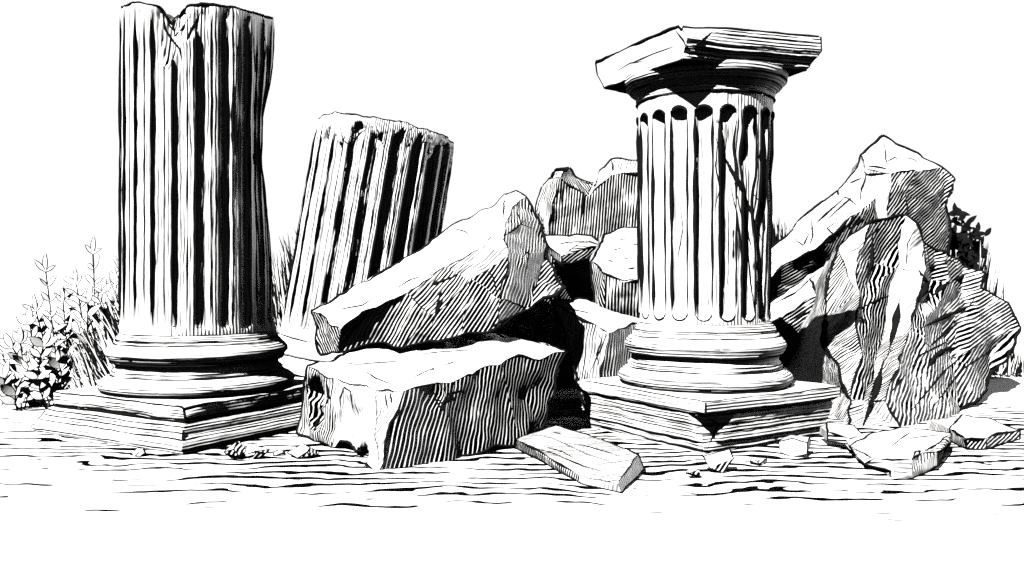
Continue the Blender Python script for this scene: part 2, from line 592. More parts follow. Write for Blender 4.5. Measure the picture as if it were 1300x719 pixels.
mb = MB(6.1, (.008, .004, .002))
prof = arc_rows(.80, .49, .77, .655, .065, 12) + [(.755, .66), (.75, .70)] + arc_rows(.745, .705, .735, .79, -.03, 8) + [(.75, .795), (.755, .81)] \
    + arc_rows(.755, .815, .73, .965, .04, 10) + [(.715, .97), (.71, 1.0), (.69, 1.01), (.68, 1.06), (.65, 1.09), (.637, 1.11)]
mb.lathe(prof, cB, 192, amp=.8)
for (r, z, w) in ((.82, .497, .013), (.76, .662, .009), (.742, .707, .008), (.752, .80, .008), (.72, .97, .007), (.69, 1.012, .006), (.645, 1.095, .004), (.838, .56, .003), (.855, .60, .003), (.835, .53, .004), (.753, .68, .004), (.752, .81, .005), (.785, .87, .003), (.69, 1.035, .004), (.665, 1.075, .004)):
    ring(mb, r, z, cB, w, jitter=.8)
mb.build('base', [M_BASE, INK], cB, rootB)

mb = MB(6.7, (.004, .004, .002))
def topB(a): return 3.31
def rmodB(a, z, T, fl):
    rel = (a - VB + math.pi) % (2 * math.pi) - math.pi
    k = 1.0
    # a long split runs down the right side
    mid = interp(z, [(1.2, 62), (1.9, 55), (2.4, 42), (2.9, 22), (3.1, 12)])
    sp = math.exp(-((math.degrees(rel) - mid) / 6.5) ** 2) * (1 if 1.15 < z < 3.0 else 0)
    er = math.exp(-((rel - R(85)) / R(26)) ** 2)
    dr = -.055 * sp - er * interp(z, [(1.2, .015), (2.2, .01), (2.5, .02), (2.75, .0), (3.3, 0)])
    k *= 1 - .85 * sp
    k *= 1 - .6 * er * (1 if z < 2.7 else .3)
    return dr + fl * k + .006 * n1(a * 9, z * .9, 5) - (.02 if z > 3.27 else 0)
shaft(mb, cB, .645, 1.10, topB, 18, .085, 1.14, 3.14, rmodB, sub=14, rows=130, taper=-.012, fillet=.3, off=R(3), arcs=.016, line_r=.014, ampf=lambda a, z: .8)
for l, r in (([(905, 165), (912, 185), (925, 210), (938, 232), (950, 262), (962, 290), (972, 320)], .014), ([(930, 220), (938, 260), (948, 300), (953, 360), (960, 410)], .010),
             ([(912, 178), (908, 210), (914, 240), (905, 270)], .007), ([(940, 235), (950, 300), (958, 330)], .011), ([(968, 170), (964, 200), (970, 230)], .007),
             ([(863, 255), (867, 290), (860, 330)], .006), ([(921, 150), (923, 170), (919, 205)], .005), ([(955, 245), (968, 260), (972, 300)], .011), ([(942, 160), (946, 190), (940, 215)], .010), ([(925, 225), (935, 270), (942, 330), (948, 400)], .012), ([(965, 240), (969, 290), (966, 360), (970, 410)], .012), ([(915, 250), (920, 300), (916, 350), (922, 400)], .008), ([(956, 300), (962, 350), (958, 400)], .010)):
    mb.ink(l, r)  # the crowded right-hand strokes are ink added to shade that side
mb.build('shaft', [M_SHAFT, INK], cB, rootB)

capB = bpy.data.objects.new('capital', None); COL.objects.link(capB); capB.parent = rootB
mb = MB(7.3, (.008, .005, .002))
prof = [(.66, 3.27), (.675, 3.285), (.675, 3.30), (.66, 3.305), (.68, 3.315), (.68, 3.33), (.665, 3.335)] + arc_rows(.67, 3.34, .80, 3.50, .03, 9) + [(.80, 3.53)]
mb.lathe(prof, cB, 192, amp=.85)
for (r, z, w) in ((.675, 3.275, .008), (.663, 3.305, .006), (.667, 3.337, .007), (.735, 3.39, .004), (.79, 3.45, .006)):
    ring(mb, r, z, cB, w, jitter=.7)
mb.build('echinus', [M_BASE, INK], cB, capB)

mb = MB(7.9, (.016, .010, .005))
phiC = VB - R(9)
pc = square(MB(), [(1, 0), (1, 1)], cB, phiC)
ck = pc(1.15, 3.80, 0)
def chipC(p):
    d = p - ck
    n = Vector((math.sin(phiC + .55), -math.cos(phiC + .55), .75)).normalized()
    s_ = n.dot(d) + .10 + .02 * n1(p.x * 8, p.z * 8, 0)
    if s_ > 0: p = p - n * s_
    nl = Vector((math.sin(phiC - math.pi / 4), -math.cos(phiC - math.pi / 4), 0))
    dl = nl.dot(p - cB)
    pl = .765 + .10 * (p.z - 3.62) + .012 * n1(p.x * 3, p.y * 3, p.z * 3)
    if dl > .66: p = p + nl * (pl - dl)          # this side is broken off flat
    q = p.copy()
    if p.x > cB.x: q.x = cB.x + (p.x - cB.x) * .955
    q.z += .04 * (p.x - cB.x) * (1 if p.x > cB.x else -.2)
    return q
mb.post = chipC
rows = [(1.00, 3.49), (1.02, 3.505), (1.04, 3.52), (1.045, 3.54), (1.06, 3.56), (1.085, 3.585), (1.115, 3.605), (1.12, 3.63), (1.14, 3.65), (1.145, 3.73), (1.14, 3.775), (1.12, 3.79)]
square(mb, rows, cB, phiC, amp=1.0, bottom=True, ink_rows=(0, 11), ink_r=.012, amps=[1.25, .6, .4, .05], size=.06)
for k in range(1, 4): mb.edge(pc(1.0, 3.5, k), pc(1.145, 3.65, k), .009); mb.edge(pc(1.145, 3.65, k), pc(1.14, 3.785, k), .011)
mb.ink([(857, 38), (868, 52), (874, 66)], .010)
mb.ink([(905, 40), (893, 50), (876, 64)], .010)
mb.ink([(780, 92), (800, 80), (815, 78)], .006)
mb.ink([(790, 85), (830, 68), (858, 58)], .004)
mb.build('abacus', [M_BASE, INK], cB, capB)

# ------------------------------------------------------------ leaning drum
bD, tD = P(440, 469, 14.2), P(491, 169, 14.4)
axis = (tD - bD)
HD = axis.length
zx = axis.normalized()
xx = Vector((1, 0, 0)); xx = (xx - zx * xx.dot(zx)).normalized()
yx = zx.cross(xx)
XF = Matrix(((xx.x, yx.x, zx.x, bD.x), (xx.y, yx.y, zx.y, bD.y), (xx.z, yx.z, zx.z, bD.z), (0, 0, 0, 1)))
VD = math.atan2(-bD.x, bD.y)
rootD = thing('leaning_drum', (bD.x, bD.y, 0), 'fluted column drum leaning over behind the fallen slab, its upper rim broken', 'column drum')
mb = MB(8.3, (.006, .005, .003))
def topD(a):
    return HD + .05 * n1(a * 4, 2, 0) + .012 * n1(a * 17, 0, 1)
def rmodD(a, z, T, fl):
    rel = (a - VD + math.pi) % (2 * math.pi) - math.pi
    lipd = .17 + .34 * max(-.3, n1(a * 5.3, 7.7, 0)) + .14 * n1(a * 14, 3.3, 0)
    k = min(1, max(0, (T - z - lipd) / .05))
    lip = max(0, 1 - (T - z) / .14)
    return fl * k + .014 * n1(a * 7, z * 1.2, 4) - .03 * lip * lip - (.05 * abs(n1(a * 13, z * 9, 0)) if k < 1 else 0)
shaft(mb, (0, 0), 1.15, .42, topD, 22, .125, .52, 99, rmodD, sub=14, rows=100, fillet=.3, off=R(4), line_r=.011, xf=XF, ampf=lambda a, z: 1.25)
for l_, r_ in (([(430, 157), (436, 178), (445, 186), (455, 170), (472, 160)], .011), ([(476, 158), (482, 172), (488, 190)], .011), ([(546, 174), (538, 192), (550, 196), (560, 186), (567, 180)], .010),
               ([(440, 170), (450, 176), (460, 168)], .008), ([(510, 168), (504, 182), (512, 190)], .009), ([(412, 156), (416, 172), (426, 166)], .008)):
    mb.ink(l_, r_)
mb.build('shaft', [M_SHAFT, INK], rootD.location, rootD)
mb = MB(8.8, (.02, .012, .004))
prof = [(1.25, -.1), (1.25, .14)] + [(1.22, .16), (1.29, .18)] + arc_rows(1.29, .19, 1.17, .40, .01, 8) + [(1.152, .43)]
mb.lathe(prof, (0, 0, 0), 120, amp=.7, xf=XF)
for z, r in ((.16, 1.24), (.42, 1.165)):
    pts = [XF @ Vector((r * math.sin(a * math.pi / 45), -r * math.cos(a * math.pi / 45), z)) for a in range(90)]
    mb.tube([mb.dp(p) for p in pts], .010, closed=True)
mb.build('foot', [M_BASE, INK], rootD.location, rootD)

# ------------------------------------------------------------ rocks
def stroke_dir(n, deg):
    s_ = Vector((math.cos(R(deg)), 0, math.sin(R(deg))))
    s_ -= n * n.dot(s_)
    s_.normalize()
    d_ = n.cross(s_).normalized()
    return d_ if d_.dot(L) > 0 else -d_     # turned by the sun direction, so the groove bias puts in shade

def rock(name, V, facets, outline, label, cat, seed, T=.6, shrink=.82, mat=None, ang=62, group=None, amp=1.0,
         disp=(.05, .035, .010), size=.06, cracks=(), edge_px=1.9, fold_px=1.2, ridge=None, far=None, dents=()):
    """V: name -> (px, py, distance); facets seen from the front, (ids, [stroke angle], [strength]); a back is added"""
    if far: V = {k: (v[0], v[1], v[2] * far(v[1])) for k, v in V.items()}
    W = {k: P(*v) for k, v in V.items()}
    mb = MB(seed, disp)
    if ridge:
        ra, rp, ram = R(ridge[0]), ridge[1], ridge[2]
        def ridged(p):
            q = (p.x * math.sin(ra) - p.z * math.cos(ra)) / rp + .55 * n1(p.x * .9 + seed, p.z * .9, 1.7) + .16 * n1(p.x * 3.1, p.z * 3.1, seed)
            f_ = q - math.floor(q)
            h_ = f_ / .8 if f_ < .8 else (1 - f_) / .2
            k_ = max(0, .55 + 1.0 * n1(p.x * 1.1, p.z * 1.1 + seed, math.floor(q) * 3.3))
            return p + Vector((0, ram * h_ * k_, 0))
        mb.post = ridged
    if dents:
        DD = [(P(a, b, c), r, dpt) for a, b, c, r, dpt in dents]
        old = mb.post
        def dented(p):
            if old: p = old(p)
            for c, r, dpt in DD:
                q = (p - c).length / r
                if q < 1: p = p + Vector((.35, 1, 0)) * dpt * (1 - q * q) ** .6
            return p
        mb.post = dented
    edges = {}
    for fc in facets:
        ids = fc[0].split()
        an = fc[1] if len(fc) > 1 and fc[1] is not None else ang
        am = fc[2] if len(fc) > 2 else amp
        pts = [W[i] for i in ids]
        n = Vector((0, 0, 0))
        for i in range(len(pts)): n += pts[i].cross(pts[(i + 1) % len(pts)])
        n.normalize()
        cen = sum(pts, Vector()) / len(pts)
        if n.dot(cen - Vector((0, 0, EYE))) > 0:
            n = -n; pts.reverse(); 
        mb.facet(pts, stroke_dir(n, an), am, size)
        for i in range(len(ids)):
            e = tuple(sorted((ids[i], ids[(i + 1) % len(ids)])))
            edges.setdefault(e, []).append(n)
    ol = outline.split()
    cen = sum((W[i] for i in ol), Vector()) / len(ol)
    yb = max(W[i].y for i in W) + T
    back = []
    for i in ol:
        w = W[i]
        b = cen + (w - cen) * shrink
        b.y = yb + .1 * n1(w.x, w.z, seed)
        back.append(b)
    m_ = len(ol)
    for i in range(m_):
        j = (i + 1) % m_
        pts = [W[ol[j]], W[ol[i]], back[i], back[j]]
        n = (pts[1] - pts[0]).cross(pts[2] - pts[0])
        if n.length < 1e-6: continue
        n.normalize()
        mid = (pts[0] + pts[1]) / 2
        if n.dot(mid - cen) < 0: pts.reverse(); n = -n
        mb.facet(pts, stroke_dir(n, 80), amp * .5, max(size, .1))
        e = tuple(sorted((ol[i], ol[j])))
        edges.setdefault(e, []).append(None)
    mb.facet(list(reversed(back)), (1, 0, 0), amp, .15)
    for (a, b), ns in edges.items():
        A, B = W[a], W[b]
        px = (A.y + B.y) / 2 / F
        if None in ns or len(ns) == 1:
            mb.edge(A, B, edge_px * px)
        elif ns[0].dot(ns[1]) < .93:
            mb.edge(A, B, fold_px * px * (.6 if ns[0].dot(ns[1]) > .8 else 1), taper=.3, jitter=.9)
    avg_y = sum(w.y for w in W.values()) / len(W)
    for cr_ in cracks:
        r_ = 1.15
        if isinstance(cr_[-1], float): r_ = cr_[-1]; cr_ = cr_[:-1]
        mb.ink(list(cr_), r_ * avg_y / F)
    base = Vector((cen.x, (cen.y + yb) / 2, min(w.z for w in W.values())))
    o = mb.build(name, [mat or M_ROCK, INK], base)
    return tag(o, label, cat, group)

# great squared block in front
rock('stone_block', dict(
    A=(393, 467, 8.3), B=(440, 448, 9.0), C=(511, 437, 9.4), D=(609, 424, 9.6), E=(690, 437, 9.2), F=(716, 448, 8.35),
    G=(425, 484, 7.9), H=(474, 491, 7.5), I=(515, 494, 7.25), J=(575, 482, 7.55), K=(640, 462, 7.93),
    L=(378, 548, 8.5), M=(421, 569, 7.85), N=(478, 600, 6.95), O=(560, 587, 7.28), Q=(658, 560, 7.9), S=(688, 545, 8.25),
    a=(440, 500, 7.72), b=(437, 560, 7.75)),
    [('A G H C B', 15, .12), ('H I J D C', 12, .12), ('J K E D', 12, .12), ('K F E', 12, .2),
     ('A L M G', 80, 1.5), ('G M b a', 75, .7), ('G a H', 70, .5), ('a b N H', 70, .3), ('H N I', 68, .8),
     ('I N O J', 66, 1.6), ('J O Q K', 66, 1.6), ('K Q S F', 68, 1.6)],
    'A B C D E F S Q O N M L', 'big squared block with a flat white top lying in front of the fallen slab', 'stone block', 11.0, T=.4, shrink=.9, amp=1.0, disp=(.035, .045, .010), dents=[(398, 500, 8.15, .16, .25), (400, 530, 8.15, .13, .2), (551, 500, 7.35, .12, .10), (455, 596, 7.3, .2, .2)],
    cracks=[[(458, 467), (476, 480), (500, 489)], [(520, 482), (550, 468), (582, 458)], [(405, 458), (440, 461), (453, 463), (515, 458)], [(515, 452), (560, 447), (612, 444)],
            [(432, 535), (432, 505), (437, 492), (445, 497), (448, 520), (458, 540)], [(458, 590), (466, 575)], [(450, 582), (462, 570)], [(489, 500), (492, 520)], [(495, 497), (498, 515)],
            [(382, 500), (398, 478), (414, 484), (418, 505), (405, 530), (396, 555), 1.6], [(552, 500), (560, 512), (580, 503), 1.4], [(549, 490), (553, 508), (560, 520), (568, 500), (588, 495), 1.6]], size=.055)

# fallen slab leaning over the block
rock('fallen_slab', dict(
    a=(395, 393, 9.3), b=(453, 366, 9.5), c=(514, 326, 9.8), d=(574, 290, 10.0), e=(609, 268, 10.1), f=(640, 243, 10.15), f2=(656, 238, 10.15), g=(668, 246, 10.1),
    h=(682, 279, 9.9), i=(695, 315, 9.7), j=(712, 367, 9.4), k=(704, 377, 9.3),
    l=(673, 390, 9.15), m=(626, 415, 8.95), n=(583, 425, 8.9), o=(515, 441, 8.95), p=(432, 447, 8.95), q=(402, 452, 9.2),
    r=(431, 420, 8.85), s=(479, 393, 8.95), t=(518, 371, 9.05), u=(566, 337, 9.2), v=(609, 318, 9.25), w=(640, 285, 9.45),
    x=(544, 398, 8.95), y=(597, 358, 9.0), z=(636, 378, 8.95), y2=(645, 325, 9.15)),
    [('a r s b', 25, .12), ('b s t c', 25, .12), ('c t u d', 25, .15), ('d u v e', 25, .2), ('e v w f', 40, .3), ('f w g f2', 60, .5), ('w h g', 65, .9),
     ('a q p r', -45, 1.2), ('r p s', 60, 1.2), ('s p o x t', 60, 1.25), ('t x y u', 58, .9), ('u y y2 v', 50, .8), ('v y2 w', 50, .7),
     ('x o n y', 55, 1.35), ('y n m z', 58, 1.35), ('y z y2', 58, 1.3), ('y2 z l i', 60, 1.3), ('w y2 i h', 60, 1.2), ('z m l', 40, .6), ('i l k j', 55, 1.1)],
    'a b c d e f f2 g h i j k l m n o p q', 'long fallen slab lying slanted in front of the leaning drum', 'rock slab', 12.0, T=.35, shrink=.9, ridge=(52, .40, .10), size=.05,
    cracks=[[(404, 398), (430, 393), (460, 388), (480, 375), (494, 364), 1.0], [(574, 290), (590, 294), (600, 302), 1.0], [(500, 368), (520, 356), (545, 348)], [(545, 385), (560, 370), (552, 398), (560, 380)],
            [(566, 337), (548, 350), (540, 345)], [(560, 345), (548, 362), (575, 352), (596, 336), 1.3], [(548, 390), (562, 380), (548, 412), 1.3], [(655, 265), (662, 285), (676, 290)], [(640, 300), (655, 290), (668, 278)],
            [(614, 338), (626, 352), (632, 378)], [(660, 330), (672, 318), (668, 345)], [(600, 440), (626, 414), (660, 396), 1.3]], fold_px=1.2, disp=(.06, .045, .012))

# back row of rocks
rock('standing_rock', dict(
    a1=(683, 292, 12.3), a2=(682, 266, 12.3), a3=(694, 231, 12.4), a4=(704, 216, 12.4), a5=(720, 213, 12.4), a6=(727, 225, 12.4), a7=(755, 233, 12.4),
    a8=(762, 218, 12.4), a9=(778, 204, 12.5), a10=(835, 203, 12.5), a11=(835, 440, 12.2), a12=(683, 440, 12.2),
    b1=(710, 228, 12.0), b2=(748, 250, 12.0), b3=(778, 222, 12.0), b4=(692, 300, 12.0), b5=(835, 220, 12.0)),
    [('a2 a3 b1 b4', 85, .9), ('a3 a4 a5 b1', 85, .5), ('a5 a6 a7 b2 b1', 80, 1.0), ('a7 a8 a9 b3 b2', 85, .6), ('a9 a10 b5 b3', 85, .4),
     ('b1 b2 b3 b5 a11 a12 b4', 86, 1.25), ('a1 a2 b4', 85, 1.2), ('a1 b4 a12', 85, 1.2)],
    'a2 a3 a4 a5 a6 a7 a8 a9 a10 a11 a12 a1', 'tall notched rock standing behind, between the slab and the capital column', 'rock', 13.0, T=.5, ang=86,
    cracks=[[(728, 218), (735, 230), (756, 236), (760, 222), 1.6], [(735, 214), (738, 228)], [(716, 232), (712, 262)], [(742, 240), (738, 280)], [(770, 240), (768, 290)]])

rock('backing_rock', dict(  # added backing, turned from the sun to keep the hollow black
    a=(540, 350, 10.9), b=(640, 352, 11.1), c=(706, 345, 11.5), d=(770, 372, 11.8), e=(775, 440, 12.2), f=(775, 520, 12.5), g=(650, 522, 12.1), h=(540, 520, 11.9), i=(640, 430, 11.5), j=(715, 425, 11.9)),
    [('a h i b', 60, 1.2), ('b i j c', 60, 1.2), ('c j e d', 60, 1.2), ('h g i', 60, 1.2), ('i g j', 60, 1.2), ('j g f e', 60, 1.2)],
    'a b c d e f g h', 'backing rock added to darken the hollow under the fallen slab', 'rock', 24.0, T=.3, edge_px=.8)

rock('shelf_stone', dict(
    s1=(688, 301, 11.4), s2=(749, 300, 11.6), s3=(768, 311, 11.4), s4=(712, 325, 10.9), q1=(692, 313, 11.4), q2=(714, 338, 10.9), q3=(768, 326, 11.35), s5=(735, 309, 11.2)),
    [('s1 s4 s5 s2', 20, .5), ('s5 s4 s3', 20, .5), ('s5 s3 s2', 20, .5), ('s1 q1 q2 s4', -60, 1.2), ('s4 q2 q3 s3', 30, 1.1)],
    's1 s2 s3 q3 q2 q1', 'thin flat stone wedged under the tall notched rock', 'rock', 14.0, T=.3, shrink=.9, cracks=[[(700, 312), (722, 308), (748, 306)]])

rock('rounded_rock', dict(
    b1=(750, 331, 10.6), b2=(761, 313, 10.8), b3=(768, 296, 11.0), b4=(793, 289, 11.1), b5=(835, 293, 11.1), c1=(768, 347, 10.3), c2=(793, 357, 10.2), c3=(835, 352, 10.2),
    d1=(759, 387, 10.5), d2=(774, 396, 10.4), d3=(835, 420, 10.4), c0=(790, 320, 10.55)),
    [('b1 c1 b2', 10, .3), ('b2 c1 c2 c0', 5, .4), ('b2 c0 b4 b3', 5, .5), ('b4 c0 c2 c3 b5', 5, .4), ('b1 d1 d2 c1', -60, 1.1), ('c1 d2 d3 c3 c2', 88, 1.25)],
    'b1 b2 b3 b4 b5 c3 d3 d2 d1', 'pale round-topped rock just left of the capital column shaft', 'rock', 15.0, T=.5,
    cracks=[[(778, 318), (790, 315)], [(790, 330), (800, 327)], [(785, 305), (797, 303)], [(796, 342), (808, 340)], [(770, 330), (780, 333)], [(800, 312), (811, 310)], [(752, 330), (765, 346), (792, 357), (814, 352), 1.3]])

rock('wedge_rock', dict(
    c1=(700, 384, 10.2), c2=(755, 382, 10.6), c3=(784, 396, 10.5), c4=(830, 408, 10.3), c5=(772, 421, 9.7), d1=(712, 420, 10.0), d2=(723, 450, 9.9), d3=(746, 540, 9.8),
    e=(757, 545, 9.7), f=(835, 550, 10.1), c6=(758, 414, 9.75)),
    [('c1 c6 c5 c3 c2', 15, .25), ('c5 c4 c3', 10, .2), ('c1 d1 d2 d3 c6', 80, 1.25), ('c6 d3 e c5', 80, .6), ('c5 e f c4', 84, 1.2)],
    'c1 c2 c3 c4 f e d3 d2 d1', 'wedge-shaped rock with a pointed lit top wedged left of the capital column base', 'rock', 16.0, T=.4,
    cracks=[[(705, 388), (735, 395), (760, 400)], [(757, 420), (764, 432), (757, 450), (762, 470)], [(771, 421), (764, 440), (750, 470), 1.3]])

# flat slab on the ground in front
rock('flat_slab', dict(
    a=(656, 558, 7.7), b=(704, 540, 8.4), c=(744, 551, 7.9), d=(808, 577, 6.95), e=(783, 613, 6.27), f=(734, 604, 6.58),
    a2=(656, 569, 7.8), f2=(737, 614, 6.52), e2=(788, 625, 6.25), d2=(817, 596, 6.9)),
    [('a f c b', -25, .35), ('f e d c', -30, .45), ('a a2 f2 f', 70, 1.3), ('f f2 e2 e', 65, .8), ('e e2 d2 d', 60, 1.3)],
    'a b c d d2 e2 f2 a2', 'thin flat slab lying on the ground between the block and the capital column', 'rock slab', 17.0, T=-.6, shrink=.5, disp=(.015, .01, .004),
    cracks=[[(680, 552), (700, 556), (722, 566), (748, 578), (790, 590), .8], [(700, 548), (714, 552)], [(668, 566), (700, 575), (740, 592), (770, 600)], [(720, 562), (750, 568), (790, 580)], [(690, 567), (715, 574), (735, 586)]], edge_px=1.2)

# boulder pile on the right
rock('boulder', dict(
    t1=(1062, 244, 11.2), t2=(1091, 207, 11.2), t3=(1094, 198, 11.2), t4=(1120, 174, 11.3), t5=(1156, 193, 11.3), t6=(1195, 212, 11.3), t7=(1210, 228, 11.2),
    t8=(1207, 247, 11.1), t9=(1201, 262, 11.0), t10=(1208, 290, 11.1), t11=(1199, 330, 11.0), t12=(1156, 290, 10.7), t13=(1128, 280, 10.7), t14=(1085, 290, 10.8),
    n1=(1130, 220, 10.7), n2=(1163, 217, 10.8), n3=(1097, 213, 10.9), n4=(1150, 250, 10.72)),
    [('t3 n3 n1 t4', 60, .15), ('t4 n1 n2 t5', 40, .2), ('t5 n2 t6', 30, .2), ('n3 t14 t13 n1', 65, .25), ('t1 t14 n3 t3 t2', 40, .2),
     ('n1 t13 n4', 60, 1.3), ('n1 n4 n2', 45, 1.3), ('t13 t12 n4', 50, 1.4), ('n2 n4 t9 t8 t7 t6', 32, 1.2), ('n4 t12 t9', 35, 1.3), ('t12 t11 t10 t9', 35, 1.35)],
    't1 t2 t3 t4 t5 t6 t7 t8 t9 t10 t11 t12 t13 t14', 'boulder with a pale pointed head topping the right-hand pile', 'boulder', 18.0, mat=M_BOULDER, far=lambda y: 1.2, T=.5,
    cracks=[[(1097, 213), (1108, 212), (1128, 215), 3.0], [(1095, 214), (1100, 222), (1130, 220), 1.6], [(1126, 205), (1136, 200), (1140, 203)], [(1150, 200), (1160, 203), (1168, 208)], [(1066, 236), (1085, 230), (1094, 226), 1.2]], group='boulders of the right-hand pile')

rock('boulder', dict(
    u1=(955, 340, 10.8), u2=(1019, 278, 10.9), u3=(1062, 242, 11.0), u4=(1092, 224, 11.0), u5=(1140, 235, 11.0), u6=(1120, 285, 10.6), u8=(1060, 400, 10.0), u9=(1086, 525, 9.7),
    u10=(1040, 545, 10.1), u11=(955, 545, 10.3), w1=(955, 368, 10.4), w2=(1035, 318, 10.3), w3=(1098, 262, 10.45), g1=(955, 402, 10.65), g2=(1028, 348, 10.5), g3=(1068, 325, 10.4),
    s1=(955, 424, 10.0), s2=(1038, 378, 9.95), h1=(1000, 330, 10.42)),
    [('u1 w1 h1 u2', 35, .35), ('u2 h1 w2', 35, .5), ('u2 w2 w3 u3', 40, .5), ('u3 w3 u5 u4', 50, .25), ('w1 g1 g2 w2 h1', 35, 1.3), ('w2 g2 g3 w3', 60, .9), ('w3 g3 u6 u5', 62, .9),
     ('g1 s1 s2 g2', 35, .15), ('g2 s2 u8 g3', 60, .3), ('s1 u11 u10 s2', 35, 1.3), ('s2 u10 u9 u8', 50, 1.3), ('g3 u8 u6', 60, 1.0)],
    'u1 u2 u3 u4 u5 u6 u8 u9 u10 u11', 'long sloping boulder with a bright ledge leaning behind the capital column', 'boulder', 19.0, mat=M_BOULDER, ridge=(38, .6, .14), far=lambda y: 1.22, T=.4,
    cracks=[[(1030, 290), (1042, 278), (1060, 262), (1080, 245), 1.4], [(1045, 285), (1060, 270), (1080, 252), (1088, 240)], [(1012, 295), (1010, 305), (1020, 312), (1030, 290), 1.3], [(1030, 277), (1032, 300), (1028, 312), 1.5],
            [(1040, 312), (1060, 300), (1050, 290), (1065, 280)], [(975, 390), (1010, 372), (1044, 340), 1.3], [(1072, 290), (1090, 270)], [(1078, 292), (1096, 268)], [(1084, 288), (1098, 274)],
            [(980, 436), (1008, 408), (1040, 380), 1.2], [(1044, 340), (1062, 326), (1064, 312), 1.0]], group='boulders of the right-hand pile')

rock('boulder', dict(
    o1=(1065, 314, 10.2), o2=(1110, 281, 10.4), o3=(1156, 274, 10.5), o4=(1176, 307, 10.5), o5=(1215, 327, 10.5), o6=(1248, 343, 10.5), o6b=(1247, 363, 10.35), o7=(1280, 382, 10.4),
    o8=(1297, 421, 10.3), o9=(1280, 454, 10.2), o10=(1267, 485, 10.1), o11=(1221, 520, 9.7), o12=(1202, 543, 9.2), o13=(1150, 553, 8.72), o14=(1097, 555, 8.55), o15=(1081, 545, 8.75),
    o16=(1082, 505, 9.0), o17=(1066, 478, 9.2), o18=(1050, 440, 9.5), o19=(1047, 400, 9.8),
    i1=(1137, 342, 10.15), i2=(1122, 430, 9.62), i3=(1100, 508, 9.0), i4=(1178, 345, 9.75), i5=(1160, 420, 9.25), i6=(1128, 505, 8.75), i7=(1228, 372, 10.2), i8=(1212, 452, 9.75),
    i9=(1092, 372, 9.6), i10=(1092, 448, 9.1), j1=(1196, 398, 9.7), j2=(1090, 318, 10.05)),
    [('o1 j2 o2', 45, .2), ('o1 i9 j2', 50, .2), ('o2 j2 i1 o3', 49, 1.9), ('j2 i9 i1', 50, 1.7), ('o3 i1 i4 o4', 53, .25), ('o4 i4 i7 o5', 35, 1.4), ('o5 i7 o6b o6', 33, 1.1), ('i7 i8 o8 o7 o6b', 35, 1.0),
     ('i8 o10 o9 o8', 40, 1.2), ('i8 o11 o10', 45, 1.2), ('i4 i5 j1', 46, 1.0), ('i4 j1 i7', 35, 1.7), ('j1 i5 i8', 45, 1.0), ('j1 i8 i7', 38, 1.2), ('i1 i2 i5 i4', 53, .35), ('i9 i10 i2 i1', 50, 1.6),
     ('i2 i3 i6 i5', 52, .7), ('i5 i6 o13 o12 i8', 46, .95), ('i8 o12 o11', 46, 1.2), ('i3 o14 o13 i6', 48, 1.0), ('i10 o16 i3 i2', 50, 1.2), ('o16 o15 o14 i3', 50, .9), ('o1 o19 i9', 53, 1.3), ('o19 o18 i10 i9', 48, 1.3), ('o18 o17 o16 i10', 50, .7)],
    'o1 o2 o3 o4 o5 o6 o6b o7 o8 o9 o10 o11 o12 o13 o14 o15 o16 o17 o18 o19', 'biggest front boulder with deep slanting ridges, right of the capital column', 'boulder', 20.0, far=lambda y: 1.02 + .13 * max(0, min(1, (530 - y) / 130)), T=.5, disp=(.07, .03, .008), ridge=(47, .62, .22), size=.045, mat=M_BOULDER,
    cracks=[[(1064, 314), (1050, 350), (1046, 380), 1.5], [(1066, 326), (1090, 315), (1108, 296), (1130, 280), 1.0], [(1176, 307), (1180, 340), (1210, 330), 1.2], [(1165, 420), (1200, 400), (1230, 390), (1246, 366), 1.5], [(1150, 345), (1152, 310), (1162, 290), 1.1],
            [(1190, 340), (1205, 330), (1225, 338)], [(1170, 330), (1174, 312)], [(1085, 395), (1120, 378), (1142, 372), 1.3], [(1140, 430), (1122, 460), (1098, 520), 1.5], [(1165, 425), (1180, 440), (1215, 410), (1250, 400), 1.2], [(1130, 500), (1170, 450), (1210, 430)],
            [(1150, 530), (1200, 470), (1262, 420)], [(1175, 530), (1220, 470), (1280, 430)], [(1190, 455), (1200, 445), (1215, 440), 2.2],
            [(1166, 342), (1176, 360), (1166, 384), 5.0], [(1142, 380), (1137, 415), (1128, 448), 5.0], [(1123, 452), (1112, 500), (1094, 545), 4.0], [(1168, 417), (1200, 402), (1242, 384), 2.6],  # thick dark strips paint the shade of the deep crevices
            [(1108, 292), (1106, 335), (1094, 364), 3.0], [(1205, 440), (1188, 452), (1176, 470), 3.5], [(1050, 402), (1046, 440), (1056, 460), 3.0], [(1225, 350), (1200, 362), (1180, 380), 3.0]], group='boulders of the right-hand pile')

